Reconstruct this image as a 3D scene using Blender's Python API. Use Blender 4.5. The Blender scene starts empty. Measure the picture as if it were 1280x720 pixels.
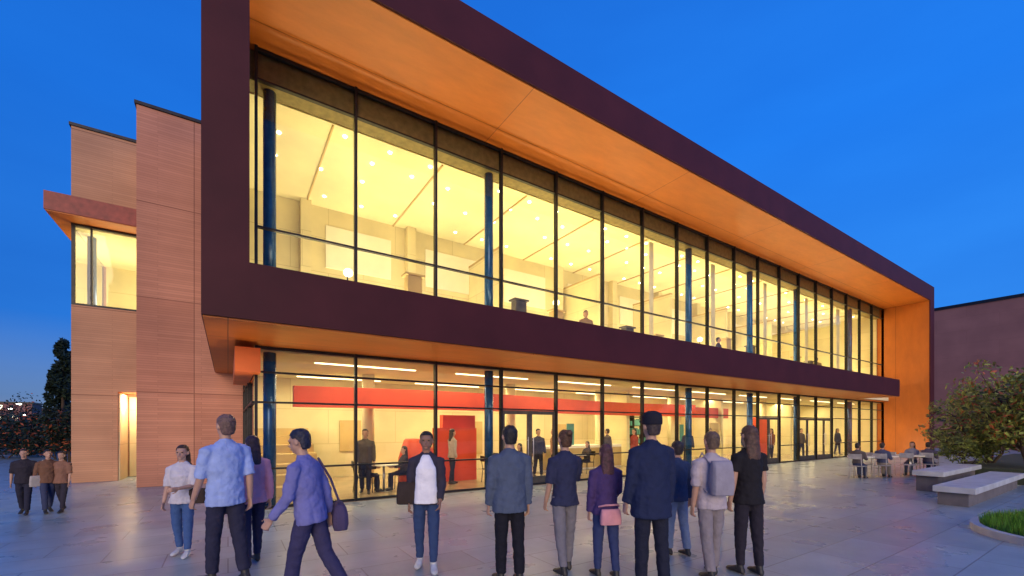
import bpy, bmesh, math, random
from mathutils import Vector, Matrix, noise
random.seed(7)
S = bpy.context.scene
COL = S.collection
S.view_settings.view_transform='Standard'
try: S.view_settings.look='None'
except Exception: pass
S.view_settings.exposure=0

# ------------------------------------------------------------ camera
F=539.0; TH=math.atan(355/539.0); ST,CT=math.sin(TH),math.cos(TH); HCAM=1.9; HOR=535
cd=bpy.data.cameras.new('camera'); cam=bpy.data.objects.new('camera',cd); COL.objects.link(cam)
cam.location=(0,0,HCAM); cam.rotation_euler=(math.pi/2,0,-TH)
cd.sensor_width=36; cd.lens=F/1280*36; cd.shift_y=(HOR-360)/1280; cd.clip_end=3000; cd.clip_start=.05
S.camera=cam
def PD(px,D):
    R=(px-640)/F*D
    return (D*ST+R*CT, D*CT-R*ST)
def GP(px,py):
    return PD(px, F*HCAM/(py-HOR))

# ------------------------------------------------------------ materials
def mat(name):
    m=bpy.data.materials.new(name); m.use_nodes=True
    nt=m.node_tree; b=nt.nodes['Principled BSDF']
    return m,nt,b
def N(nt,t,**k):
    n=nt.nodes.new(t)
    for a,v in k.items(): setattr(n,a,v)
    return n
def L(nt,a,b): nt.links.new(a,b)
def ramp(nt,fac,stops):
    r=N(nt,'ShaderNodeValToRGB'); L(nt,fac,r.inputs[0])
    e=r.color_ramp.elements
    e[0].position,e[0].color=stops[0][0],(*stops[0][1],1)
    e[1].position,e[1].color=stops[-1][0],(*stops[-1][1],1)
    for p,c in stops[1:-1]:
        x=e.new(p); x.color=(*c,1)
    return r.outputs[0]
def world_pos(nt):
    return N(nt,'ShaderNodeNewGeometry').outputs['Position']
def simple(name,c,rough=.6,metal=0,nscale=6,var=.25,bump=.15,spec=.5,bscale=None,local=False):
    m,nt,b=mat(name)
    v=N(nt,'ShaderNodeTexCoord').outputs['Object'] if local else world_pos(nt)
    n=N(nt,'ShaderNodeTexNoise'); n.inputs['Scale'].default_value=nscale; n.inputs['Detail'].default_value=6; L(nt,v,n.inputs['Vector'])
    lo=tuple(x*(1-var) for x in c); hi=tuple(min(1,x*(1+var)) for x in c)
    L(nt,ramp(nt,n.outputs[0],[(.3,lo),(.7,hi)]),b.inputs['Base Color'])
    b.inputs['Roughness'].default_value=rough; b.inputs['Metallic'].default_value=metal
    b.inputs['Specular IOR Level'].default_value=spec
    if bump:
        n2=N(nt,'ShaderNodeTexNoise'); n2.inputs['Scale'].default_value=bscale or nscale*6; n2.inputs['Detail'].default_value=5; L(nt,v,n2.inputs['Vector'])
        bp=N(nt,'ShaderNodeBump'); bp.inputs['Strength'].default_value=bump; bp.inputs['Distance'].default_value=.02
        L(nt,n2.outputs[0],bp.inputs['Height']); L(nt,bp.outputs[0],b.inputs['Normal'])
    return m
def emis(name,c,s):
    m,nt,b=mat(name); b.inputs['Base Color'].default_value=(*c,1)
    b.inputs['Emission Color'].default_value=(*c,1); b.inputs['Emission Strength'].default_value=s
    return m
def brick(name,c1,c2,mortar,w=.55,h=.085,joint=.008,panel=0,rough=.8,bumps=.5):
    m,nt,b=mat(name)
    p=world_pos(nt); s=N(nt,'ShaderNodeSeparateXYZ'); L(nt,p,s.inputs[0])
    a=N(nt,'ShaderNodeMath',operation='ADD'); L(nt,s.outputs[0],a.inputs[0]); L(nt,s.outputs[1],a.inputs[1])
    cb=N(nt,'ShaderNodeCombineXYZ'); L(nt,a.outputs[0],cb.inputs[0]); L(nt,s.outputs[2],cb.inputs[1])
    t=N(nt,'ShaderNodeTexBrick'); L(nt,cb.outputs[0],t.inputs['Vector'])
    t.inputs['Scale'].default_value=1; t.inputs['Brick Width'].default_value=w; t.inputs['Row Height'].default_value=h
    t.inputs['Mortar Size'].default_value=joint; t.inputs['Mortar Smooth'].default_value=.3
    t.inputs['Color1'].default_value=(*c1,1); t.inputs['Color2'].default_value=(*c2,1); t.inputs['Mortar'].default_value=(*mortar,1)
    n=N(nt,'ShaderNodeTexNoise'); n.inputs['Scale'].default_value=.5; n.inputs['Detail'].default_value=8; L(nt,cb.outputs[0],n.inputs['Vector'])
    mx=N(nt,'ShaderNodeMix',data_type='RGBA',blend_type='MULTIPLY'); mx.inputs[0].default_value=1
    L(nt,t.outputs[0],mx.inputs[6]); L(nt,ramp(nt,n.outputs[0],[(.3,(.80,.78,.78)),(.7,(1.1,1.08,1.05))]),mx.inputs[7])
    out=mx.outputs[2]
    if panel:
        t2=N(nt,'ShaderNodeTexBrick'); t2.offset=0; L(nt,cb.outputs[0],t2.inputs['Vector']); t2.inputs['Scale'].default_value=1
        t2.inputs['Brick Width'].default_value=panel; t2.inputs['Row Height'].default_value=3.05; t2.inputs['Mortar Size'].default_value=.014
        t2.inputs['Color1'].default_value=(1,1,1,1); t2.inputs['Color2'].default_value=(.88,.82,.82,1); t2.inputs['Mortar'].default_value=(.5,.45,.45,1)
        m2=N(nt,'ShaderNodeMix',data_type='RGBA',blend_type='MULTIPLY'); m2.inputs[0].default_value=1
        L(nt,out,m2.inputs[6]); L(nt,t2.outputs[0],m2.inputs[7]); out=m2.outputs[2]
    L(nt,out,b.inputs['Base Color']); b.inputs['Roughness'].default_value=rough
    bp=N(nt,'ShaderNodeBump'); bp.inputs['Strength'].default_value=bumps; bp.inputs['Distance'].default_value=.01; bp.invert=True
    L(nt,t.outputs['Fac'],bp.inputs['Height']); L(nt,bp.outputs[0],b.inputs['Normal'])
    return m
M_brick=brick('masonry_tan',(.62,.345,.205),(.55,.30,.175),(.45,.24,.14),w=2.3,h=.075,joint=.006,bumps=.25,panel=3.1)
M_brick2=brick('masonry_rose',(.66,.305,.20),(.57,.255,.165),(.46,.205,.135),w=2.3,h=.075,joint=.006,panel=1.55,bumps=.25)
M_brick3=brick('masonry_far',(.30,.14,.13),(.28,.13,.12),(.25,.115,.105),w=4,h=1.2,joint=.012,bumps=.1)
M_clad=simple('cladding_maroon',(.068,.013,.015),.6,nscale=.9,var=.15,bump=.08,spec=.25,bscale=14)
def wood(name,c,panelw=6.6):
    m,nt,b=mat(name)
    p=world_pos(nt)
    mp=N(nt,'ShaderNodeMapping'); mp.inputs['Scale'].default_value=(.5,1.6,.5); L(nt,p,mp.inputs[0])
    n=N(nt,'ShaderNodeTexNoise'); n.inputs['Scale'].default_value=1.6; n.inputs['Detail'].default_value=9; n.inputs['Roughness'].default_value=.65; L(nt,mp.outputs[0],n.inputs['Vector'])
    col=ramp(nt,n.outputs[0],[(.3,tuple(x*.86 for x in c)),(.7,tuple(x*1.1 for x in c))])
    t=N(nt,'ShaderNodeTexBrick'); t.offset=0; L(nt,p,t.inputs['Vector']); t.inputs['Scale'].default_value=1
    t.inputs['Brick Width'].default_value=panelw; t.inputs['Row Height'].default_value=2.7; t.inputs['Mortar Size'].default_value=.012
    t.inputs['Color1'].default_value=(1,1,1,1); t.inputs['Color2'].default_value=(.88,.85,.83,1); t.inputs['Mortar'].default_value=(.42,.38,.38,1)
    mx=N(nt,'ShaderNodeMix',data_type='RGBA',blend_type='MULTIPLY'); mx.inputs[0].default_value=1
    L(nt,col,mx.inputs[6]); L(nt,t.outputs[0],mx.inputs[7]); L(nt,mx.outputs[2],b.inputs['Base Color'])
    b.inputs['Roughness'].default_value=.45
    return m
M_wood=wood('orange_wood',(.56,.155,.016))
M_canopy=simple('canopy_red',(.30,.055,.035),.5)
M_orange=simple('canopy_orange',(.85,.18,.03),.5,nscale=2,var=.1,bump=0)
M_metal=simple('dark_frame',(.030,.028,.028),.4,.6,bump=0)
M_door=simple('bronze_door_frame',(.10,.085,.065),.4,.4,bump=0)
M_blue=simple('blue_column',(.015,.075,.22),.25,.3,bump=0)
M_plaster=brick('warm_plaster',(.76,.69,.42),(.70,.62,.37),(.58,.50,.29),w=2.6,h=1.3,joint=.014,rough=.8,bumps=.15)
M_ceil=simple('ceiling_cream',(.76,.69,.43),.8,nscale=.6,var=.1,bump=0)
M_white=simple('acoustic_panel',(.84,.80,.66),.6,nscale=1,var=.06,bump=0)
M_light_steel=simple('pale_metal',(.5,.48,.45),.4,.3,bump=0)
M_olive=simple('blind_box',(.20,.16,.06),.6,bump=0)
M_ochre=simple('ochre_panel',(.50,.36,.15),.6,nscale=1,var=.15,bump=0)
M_teal=simple('teal_panel',(.07,.24,.22),.6,nscale=1,var=.3,bump=0)
M_curtain=simple('curtain_cream',(.72,.66,.46),.8,nscale=2,var=.1,bump=0)
M_floor=simple('interior_floor',(.36,.28,.18),.25,nscale=1.2,var=.2,bump=0)
M_red=simple('red_panel',(.62,.065,.02),.5,nscale=1,var=.15,bump=0)
M_coping=simple('coping_metal',(.03,.03,.035),.4,.7,bump=0)
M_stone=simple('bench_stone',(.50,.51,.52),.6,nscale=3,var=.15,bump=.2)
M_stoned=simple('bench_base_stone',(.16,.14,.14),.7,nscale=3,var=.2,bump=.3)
M_steel=simple('steel',(.45,.45,.47),.3,.9,bump=0)
M_lamp=emis('lamp_warm',(1,.92,.70),18)
M_lamp2=emis('lamp_strip',(1,.90,.6),3)
M_bark=simple('bark',(.07,.045,.03),.9,nscale=12,bump=.5)
def leafmat(name,c,var=.6,trans=.2):
    m,nt,b=mat(name)
    oi=N(nt,'ShaderNodeNewGeometry')
    L(nt,ramp(nt,oi.outputs['Random Per Island'],[(0,tuple(x*(1-var) for x in c)),(.6,c),(1,tuple(x*(1+var) for x in c))]),b.inputs['Base Color'])
    b.inputs['Roughness'].default_value=.55
    return m
M_leaf=leafmat('shrub_leaves',(.24,.28,.05)); M_leafd=leafmat('dark_leaves',(.02,.032,.013)); M_leafr=leafmat('rust_leaves',(.42,.10,.03))
M_grass=leafmat('grass_blades',(.11,.30,.02)); M_soil=simple('soil',(.05,.06,.03),.9)
def glassmat(name,tint=(1,.985,.93)):
    m=bpy.data.materials.new(name); m.use_nodes=True; nt=m.node_tree; nt.nodes.clear()
    o=N(nt,'ShaderNodeOutputMaterial'); mx=N(nt,'ShaderNodeMixShader'); tr=N(nt,'ShaderNodeBsdfTransparent'); gl=N(nt,'ShaderNodeBsdfGlossy')
    tr.inputs[0].default_value=(*tint,1); gl.inputs['Roughness'].default_value=.02
    fr=N(nt,'ShaderNodeFresnel'); fr.inputs[0].default_value=1.55
    n=N(nt,'ShaderNodeTexNoise'); n.inputs['Scale'].default_value=.8; L(nt,world_pos(nt),n.inputs['Vector'])
    bp=N(nt,'ShaderNodeBump'); bp.inputs['Strength'].default_value=.08; bp.inputs['Distance'].default_value=.03; L(nt,n.outputs[0],bp.inputs['Height'])
    L(nt,bp.outputs[0],gl.inputs['Normal'])
    L(nt,fr.outputs[0],mx.inputs[0]); L(nt,tr.outputs[0],mx.inputs[1]); L(nt,gl.outputs[0],mx.inputs[2]); L(nt,mx.outputs[0],o.inputs[0])
    return m
M_glass=glassmat('window_glass')
def pavmat():
    m,nt,b=mat('paving_stone')
    p=world_pos(nt)
    t=N(nt,'ShaderNodeTexBrick'); L(nt,p,t.inputs['Vector']); t.inputs['Scale'].default_value=1
    t.inputs['Brick Width'].default_value=1.5; t.inputs['Row Height'].default_value=.75; t.inputs['Mortar Size'].default_value=.010; t.inputs['Mortar Smooth'].default_value=.3
    t.inputs['Color1'].default_value=(.37,.45,.48,1); t.inputs['Color2'].default_value=(.30,.365,.39,1); t.inputs['Mortar'].default_value=(.17,.20,.215,1)
    n=N(nt,'ShaderNodeTexNoise'); n.inputs['Scale'].default_value=1.6; n.inputs['Detail'].default_value=9; n.inputs['Roughness'].default_value=.7; L(nt,p,n.inputs['Vector'])
    mx=N(nt,'ShaderNodeMix',data_type='RGBA',blend_type='MULTIPLY'); mx.inputs[0].default_value=1
    L(nt,t.outputs[0],mx.inputs[6]); L(nt,ramp(nt,n.outputs[0],[(.3,(.82,.82,.82)),(.7,(1.1,1.1,1.1))]),mx.inputs[7])
    L(nt,mx.outputs[2],b.inputs['Base Color'])
    n3=N(nt,'ShaderNodeTexNoise'); n3.inputs['Scale'].default_value=1.3; n3.inputs['Detail'].default_value=6; L(nt,p,n3.inputs['Vector'])
    L(nt,ramp(nt,n3.outputs[0],[(.35,(.26,.26,.26)),(.7,(.40,.40,.40))]),b.inputs['Roughness'])
    bp=N(nt,'ShaderNodeBump'); bp.inputs['Strength'].default_value=.35; bp.inputs['Distance'].default_value=.008; bp.invert=True
    L(nt,t.outputs['Fac'],bp.inputs['Height']); L(nt,bp.outputs[0],b.inputs['Normal'])
    return m
M_pave=pavmat(); M_ground=simple('asphalt',(.05,.05,.05),.8,nscale=2)

# ------------------------------------------------------------ mesh helpers
WL={}
def finish(o,parent,wl):
    COL.objects.link(o)
    WL[o.name]=Vector(wl)
    if parent is not None:
        o.parent=parent; o.location=Vector(wl)-WL[parent.name]
    else: o.location=wl
def empty(name,loc,label,cat,group=None):
    o=bpy.data.objects.new(name,None); finish(o,None,loc); o.empty_display_size=.3
    o['label']=label; o['category']=cat
    if group: o['group']=group
    return o
def top(o,label,cat,group=None):
    o['label']=label; o['category']=cat
    if group:o['group']=group
    return o
def mk(name,verts,faces,m,parent=None,smooth=False,fm=None,bevel=0):
    vs=[Vector(v) for v in verts]
    mn=Vector((min(v.x for v in vs),min(v.y for v in vs),min(v.z for v in vs))); mx=Vector((max(v.x for v in vs),max(v.y for v in vs),max(v.z for v in vs)))
    o0=Vector(((mn.x+mx.x)/2,(mn.y+mx.y)/2,mn.z))
    me=bpy.data.meshes.new(name); me.from_pydata([v-o0 for v in vs],[],faces)
    for a in (m if isinstance(m,(list,tuple)) else [m]): me.materials.append(a)
    if fm: me.polygons.foreach_set('material_index',fm)
    if smooth: me.polygons.foreach_set('use_smooth',[True]*len(me.polygons))
    o=bpy.data.objects.new(name,me); finish(o,parent,o0)
    if bevel:
        b=o.modifiers.new('b','BEVEL'); b.width=bevel; b.segments=2; b.limit_method='ANGLE'
    return o
BF=[(0,3,2,1),(4,5,6,7),(0,1,5,4),(1,2,6,5),(2,3,7,6),(3,0,4,7)]
def box(x0,x1,y0,y1,z0,z1):
    return [(x0,y0,z0),(x1,y0,z0),(x1,y1,z0),(x0,y1,z0),(x0,y0,z1),(x1,y0,z1),(x1,y1,z1),(x0,y1,z1)]
def boxes(name,lst,m,parent=None,bevel=0,fm=None):
    V=[];Fc=[]
    for b in lst:
        o=len(V); V+=box(*b); Fc+=[tuple(i+o for i in f) for f in BF]
    return mk(name,V,Fc,m,parent,bevel=bevel,fm=fm)
def loft(secs,n=14):
    V=[];Fc=[]
    for c,u,v in secs:
        for i in range(n):
            a=2*math.pi*i/n; V.append(c+u*math.cos(a)+v*math.sin(a))
    for k in range(len(secs)-1):
        for i in range(n):
            j=(i+1)%n; Fc.append((k*n+i,k*n+j,(k+1)*n+j,(k+1)*n+i))
    a=len(V); V.append(secs[0][0].copy()); V.append(secs[-1][0].copy())
    k=len(secs)-1
    for i in range(n):
        j=(i+1)%n; Fc.append((a,j,i)); Fc.append((a+1,k*n+i,k*n+j))
    return V,Fc
def limb(pts,rad,n=12,flat=1.0,flatdir=None,round_=True):
    pts=[Vector(p) for p in pts]; secs=[]
    def fr(d):
        ref=Vector(flatdir) if flatdir is not None else (Vector((0,1,0)) if abs(d.y)<.9 else Vector((1,0,0)))
        u=(ref-d*ref.dot(d)).normalized(); return u,d.cross(u)
    m=len(pts)
    for i in range(m):
        d=((pts[min(i+1,m-1)]-pts[max(i-1,0)])).normalized(); u,v=fr(d); r=rad[i]
        if i==0 and round_:
            for t in (.95,.6): 
                q=math.sqrt(1-t*t); secs.append((pts[0]-d*r*t,u*r*q*flat,v*r*q))
        secs.append((pts[i],u*r*flat,v*r))
        if i==m-1 and round_:
            for t in (.6,.95):
                q=math.sqrt(1-t*t); secs.append((pts[i]+d*r*t,u*r*q*flat,v*r*q))
    return loft(secs,n)
def ell(c,rx,ry,rz,n=16):
    c=Vector(c); secs=[]
    for k in range(1,10):
        a=math.pi*k/10; q=math.sin(a); secs.append((c+Vector((0,0,-rz*math.cos(a))),Vector((rx*q,0,0)),Vector((0,ry*q,0))))
    return loft(secs,n)
def hz(z,w,d,y=0,x=0): return (Vector((x,y,z)),Vector((w,0,0)),Vector((0,d,0)))
def join(prims):
    V=[];Fc=[]
    for v,f in prims:
        o=len(V); V+=v; Fc+=[tuple(i+o for i in q) for q in f]
    return V,Fc
_tex={}
def ctex(size):
    if size not in _tex:
        t=bpy.data.textures.new('clouds','CLOUDS'); t.noise_scale=size; t.noise_depth=2; _tex[size]=t
    return _tex[size]
def vox(prims,vs,smooth=3,disp=0,dsize=.09):
    V,Fc=join(prims)
    me=bpy.data.meshes.new('t'); me.from_pydata(V,[],Fc)
    o=bpy.data.objects.new('t',me); COL.objects.link(o)
    r=o.modifiers.new('r','REMESH'); r.mode='VOXEL'; r.voxel_size=vs; r.use_smooth_shade=True
    if smooth:
        s=o.modifiers.new('s','SMOOTH'); s.factor=.5; s.iterations=smooth
    if disp:
        d=o.modifiers.new('d','DISPLACE'); d.texture=ctex(dsize); d.strength=disp; d.mid_level=.5; d.texture_coords='LOCAL'
    dg=bpy.context.evaluated_depsgraph_get(); dg.update()
    out=bpy.data.meshes.new_from_object(o.evaluated_get(dg))
    bpy.data.objects.remove(o); bpy.data.meshes.remove(me)
    return out

# ------------------------------------------------------------ world
w=bpy.data.worlds.new('World'); S.world=w; w.use_nodes=True; nt=w.node_tree
bg=nt.nodes['Background']; tc=N(nt,'ShaderNodeTexCoord'); sp=N(nt,'ShaderNodeSeparateXYZ'); L(nt,tc.outputs['Generated'],sp.inputs[0])
r1=ramp(nt,sp.outputs[2],[(0,(.36,.42,.57)),(.05,(.17,.32,.62)),(.18,(.030,.25,.90)),(.5,(.016,.22,.93)),(1,(.012,.13,.66))])
nz=N(nt,'ShaderNodeTexNoise'); mpn=N(nt,'ShaderNodeMapping'); mpn.inputs['Scale'].default_value=(1.2,1.2,5); L(nt,tc.outputs['Generated'],mpn.inputs[0]); L(nt,mpn.outputs[0],nz.inputs['Vector']); nz.inputs['Scale'].default_value=1.6; nz.inputs['Detail'].default_value=6
r2=ramp(nt,nz.outputs[0],[(.35,(.88,.91,.95)),(.7,(1.10,1.05,1.03))])
mx=N(nt,'ShaderNodeMix',data_type='RGBA',blend_type='MULTIPLY'); mx.inputs[0].default_value=1; L(nt,r1,mx.inputs[6]); L(nt,r2,mx.inputs[7])
mr=N(nt,'ShaderNodeMapRange'); mr.inputs['From Min'].default_value=-.3; mr.inputs['From Max'].default_value=.8; L(nt,sp.outputs[0],mr.inputs['Value'])
sx=ramp(nt,mr.outputs[0],[(0,(.74,.76,.80)),(1,(1.06,1.05,1.02))])
m3=N(nt,'ShaderNodeMix',data_type='RGBA',blend_type='MULTIPLY'); m3.inputs[0].default_value=1; L(nt,mx.outputs[2],m3.inputs[6]); L(nt,sx,m3.inputs[7])
L(nt,m3.outputs[2],bg.inputs[0]); bg.inputs[1].default_value=.95
sl=bpy.data.lights.new('afterglow','SUN'); so=bpy.data.objects.new('afterglow',sl); COL.objects.link(so)
sl.energy=2.1; sl.angle=math.radians(35); sl.color=(1,.78,.52)
so.rotation_euler=Vector((.45,.86,-.24)).to_track_quat('-Z','Y').to_euler()
def area(loc,direction,sx,sy,e,c=(1,.86,.47),name='room_light'):
    l=bpy.data.lights.new(name,'AREA'); l.shape='RECTANGLE'; l.size=sx; l.size_y=sy; l.energy=e; l.color=c
    o=bpy.data.objects.new(name,l); COL.objects.link(o); o.location=loc; o.rotation_euler=Vector(direction).to_track_quat('-Z','Y').to_euler(); return o
def spot(loc,direction,e,ang=100,c=(1,.7,.4)):
    l=bpy.data.lights.new('spot_light','SPOT'); l.energy=e; l.spot_size=math.radians(ang); l.spot_blend=.8; l.shadow_soft_size=.04; l.color=c
    o=bpy.data.objects.new('spot_light',l); COL.objects.link(o); o.location=loc; o.rotation_euler=Vector(direction).to_track_quat('-Z','Y').to_euler(); return o

# ------------------------------------------------------------ ground
g=mk('ground',[(-900,-300,0),(1200,-300,0),(1200,1400,0),(-900,1400,0)],[(0,1,2,3)],M_ground); g['kind']='structure'
g=mk('plaza_paving',[(-60,-30,.004),(90,-30,.004),(90,45,.004),(-60,45,.004)],[(0,1,2,3)],M_pave); g['kind']='structure'

# ------------------------------------------------------------ main building
GY=11.55; FY=8.95; XL=.54; XR=40.4; NB=18; BW=(XR-XL)/NB; ZB=3.83; ZS=4.84; ZT=10.71; ZTOP=11.75; BY=18.0
H=empty('concert_hall',(20,13,0),'glass concert hall with maroon framed overhang and orange wood soffit','building')
boxes('facade_frame',[(-.38,41.3,FY,26,ZT,ZTOP),(-.38,.32,FY,BY-.003,ZB,ZT-.002),(40.4,41.3,FY,26,0,ZT-.002)],M_clad,H)
boxes('fascia_beam',[(.318,34.2,FY+.0015,9.35,ZB,ZS)],M_clad,H)
boxes('floor_slab',[(.322,34.2,9.352,BY-.01,ZB+.05,4.5),(34.202,XR-.002,11.2,BY-.01,ZB+.05,4.5)],M_ceil,H)
boxes('roof_soffit',[(.322,XR-.002,FY+.05,GY+.25,ZT-.03,ZT-.004)],M_wood,H)
boxes('entrance_soffit',[(-.36,34.17,FY+.06,GY-.02,ZB-.03,ZB-.003),(-.36,XL-.01,GY-.018,BY-.01,ZB-.03,ZB-.003),(34.2,XR-.01,11.2,GY-.02,ZB-.03,ZB-.003)],M_wood,H)
boxes('end_wall_lining',[(XR-.03,XR-.003,FY+.06,GY+.3,.01,ZT-.04)],M_wood,H)
boxes('interior_end_wall',[(XR-.2,XR-.05,GY+.32,BY-.42,4.51,ZT-.05),(XR-.2,XR-.05,GY+.32,BY-.42,.02,ZB-.13)],M_plaster,H)
boxes('side_canopy',[(.12,.60,11.0,11.44,3.12,3.66),(.12,.48,11.442,14.5,3.12,3.66)],M_orange,H)
mw=.03
def windowbay(i,x0,x1,rows,zlo,zhi,last,door=None,nm='window'):
    V=[];Fc=[]
    for a,b in zip([zlo]+rows,rows+[zhi]):
        if door and a==zlo: continue
        o=len(V); V+=[(x0+mw,GY,a),(x1-mw,GY,a),(x1-mw,GY,b),(x0+mw,GY,b)]; Fc.append((o,o+1,o+2,o+3))
    wn=mk(nm,V,Fc,M_glass,H)
    bs=[(x0-mw,x0+mw,GY-.09,GY+.06,zlo,zhi)]
    if last: bs.append((x1-mw,x1+mw-.04,GY-.09,GY+.06,zlo,zhi))
    for r in rows: bs.append((x0+mw-.002,x1-mw+.002,GY-.05,GY+.05,r-.022,r+.022))
    bs.append((x0+mw-.002,x1-mw+.002,GY-.05,GY+.05,zlo+.001,zlo+.06)); bs.append((x0+mw-.002,x1-mw+.002,GY-.05,GY+.05,zhi-.07,zhi-.001))
    boxes('window_frame',bs,M_metal,wn)
    if door:
        xm=(x0+x1)/2
        for s,(a,b) in enumerate(((x0+mw+.01,xm-.006),(xm+.006,x1-mw-.01))):
            zt=rows[0]-.035
            d=boxes('door',[(a,a+.09,GY-.03,GY+.02,.07,zt),(b-.09,b,GY-.03,GY+.02,.07,zt),(a+.089,b-.089,GY-.028,GY+.018,.071,.3),(a+.089,b-.089,GY-.028,GY+.018,zt-.12,zt-.001)],M_door,H)
            mk('door_glass',[(a+.07,GY,.3),(b-.07,GY,.3),(b-.07,GY,zt-.1),(a+.07,GY,zt-.1)],[(0,1,2,3)],M_glass,d)
            hx=(b-.10) if s==0 else (a+.10)
            v,f=join([limb([(hx,GY-.09,.85),(hx,GY-.09,1.6)],[.014,.014],8),limb([(hx,GY-.09,.95),(hx,GY-.02,.95)],[.01,.01],8),limb([(hx,GY-.09,1.5),(hx,GY-.02,1.5)],[.01,.01],8)])
            mk('handle',v,f,M_steel,d,True)
for i in range(NB):
    x0=XL+i*BW; x1=x0+BW
    windowbay(i,x0,x1,[6.55,9.95],4.5,ZT-.035,i==NB-1)
    dr=(i in (3,10,12,13))
    windowbay(i,x0,x1,[2.5,3.2] if dr else [.95,2.5,3.2],.02,ZB-.035,i==NB-1,door=dr)
wn=mk('side_window',[(XL-.04,GY+.1,.02),(XL-.04,BY-.02,.02),(XL-.04,BY-.02,ZB-.035),(XL-.04,GY+.1,ZB-.035)],[(0,1,2,3)],M_glass,H)
boxes('window_frame',[(XL-.10,XL+.02,GY+.1+k*2.1,GY+.17+k*2.1,.02,ZB-.035) for k in range(1,4)]+[(XL-.09,XL+.0,GY+.1,BY-.02,z-.03,z+.03) for z in (2.5,3.2)],M_metal,wn)
for x in (.84,6.95,17.4,22.6,27.7,35.4):
    for (a,b,yy) in ((.02,ZB-.05,11.9),(4.5,ZT-.04,11.9)):
        v,f=limb([(x,yy,a),(x,yy,b)],[.14,.14],20,round_=False); mk('column',v,f,M_blue,H,True)
# upper interior
boxes('upper_back_wall',[(XL-.2,XR,BY-.4,BY-.2,4.502,ZT-.05)],M_plaster,H)
boxes('upper_ceiling',[(XL-.2,XR-.21,12.6,BY-.41,ZT-.45,ZT-.3)],M_ceil,H)
boxes('blind_box',[(XL-.2,XR-.21,GY+.12,GY+.55,9.98,ZT-.04)],M_olive,H)
dl=[]
for i in range(30):
    for yy in (12.95,13.8,15.0,16.7):
        x=1.2+i*1.3+(.4 if yy>16 else 0)+(.3 if yy<13 else 0)
        if (i*3+int(yy))%4==0: continue
        dl.append(limb([(x,yy,ZT-.475),(x,yy,ZT-.452)],[.05,.05],10,round_=False))
V,Fc=join(dl); o=mk('ceiling_light',V,Fc,M_lamp,H); o['kind']='stuff'
# thin ceiling joints and slim bronze tracks
for i in range(12):
    x=2.4+i*3.27
    boxes('ceiling_track',[(x,x+.05,12.65,BY-.42,ZT-.49,ZT-.452)],M_ochre,H)
for i in range(10):
    x=2.2+i*4.0
    boxes('wall_pier',[(x,x+.35,BY-.75,BY-.41,4.502,ZT-.46)],M_plaster,H)
    boxes('wall_opening',[(x+1.2,x+3.0,BY-.43,BY-.405,4.503,7.6)],(M_ochre,M_white,M_ochre,M_red)[i%4],H)
    boxes('picture_panel',[(x+.9,x+3.4,BY-.46,BY-.405,8.0,9.6)],M_white,H)
for x in (9.2,14.8,20.2,25.6,31.1,36):
    boxes('partition_wall',[(x,x+.12,14.9,BY-.41,4.503,9.2)],M_plaster,H)
    boxes('partition_trim',[(x-.02,x+.14,14.9,BY-.42,9.202,9.28)],M_ochre,H)
def curtain(x,wd,z0,z1):
    V=[];Fc=[];n=int(wd/.04)
    for k in range(n+1):
        xx=x+k*wd/n; yy=GY+.75+.04*math.sin(k*1.7)
        V+=[(xx,yy,z0),(xx,yy,z1)]
    for k in range(n): Fc.append((2*k,2*k+2,2*k+3,2*k+1))
    mk('curtain',V,Fc,M_curtain,H,True)
for x,wd in ((15.2,.25),(19.8,.3),(24.8,.3),(29.8,.3),(34.4,.4)): curtain(x,wd,4.55,9.95)
boxes('balustrade',[(XL,XR-.21,GY+.5,GY+.53,5.57,5.6)]+[(XL+.4+k*1.1,XL+.43+k*1.1,GY+.5,GY+.53,4.503,5.57) for k in range(36)],M_metal,H)
for i,x in enumerate((2.6,4.5,8.4,10.1,14.0,15.9,19.2,21.5,23.9,29.2,31.0,37.2)):
    hh=5.9+.12*((i*5)%6)
    boxes('display_stand',[(x,x+.45,12.5,12.8,4.503,hh),(x-.08,x+.53,12.45,12.85,hh+.002,hh+.06)],M_ochre if i%2 else M_door,H)
    if i%3==0:
        v,f=limb([(x+.2,12.65,hh+.06),(x+.2,12.65,hh+.3)],[.02,.02],8); 
        mk('table_lamp',*ell((x+.22,12.65,hh+.36),.13,.13,.12),M_lamp2,H,True); mk('lamp_stem',v,f,M_metal,H)
# lower interior
boxes('lower_back_wall',[(.6,XR-.21,BY-.4,BY-.2,.02,ZB+.04)],M_plaster,H)
boxes('lower_ceiling',[(XL,XR-.21,GY+.1,BY-.42,ZB-.12,ZB+.045)],M_ceil,H)
boxes('interior_floor',[(XL,XR-.01,GY-.09,BY-.42,.006,.018)],M_floor,H)
for k in range(9):
    x=2.0+k*4.3
    boxes('ceiling_lamp',[(x,x+2.9,12.9,12.97,ZB-.15,ZB-.122)],M_lamp2,H)
    boxes('ceiling_lamp',[(x,x+2.9,16.6,16.68,ZB-.15,ZB-.122)],M_lamp2,H)
V=[];Fc=[]
nseg=34
for k in range(nseg+1):
    t=k/nseg; x=1.6+t*19.5; y=14.0-.6*math.sin(t*math.pi*2)
    V+=[(x,y,2.52),(x,y,3.14),(x,y+.25,3.14),(x,y+.25,2.52)]
for k in range(nseg):
    a=k*4
    for j in range(4): Fc.append((a+j,a+(j+1)%4,a+4+(j+1)%4,a+4+j))
Fc+= [(3,2,1,0),tuple(nseg*4+j for j in range(4))]
mk('red_bulkhead',V,Fc,M_red,H)
boxes('red_wall',[(6.0,7.6,13.9,14.2,.02,1.9),(6.9,8.3,15.3,15.6,.9,2.4),(22,26,15.0,15.2,2.5,3.1),(28.5,30,14.5,14.8,.02,2.6)],M_red,H)
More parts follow.
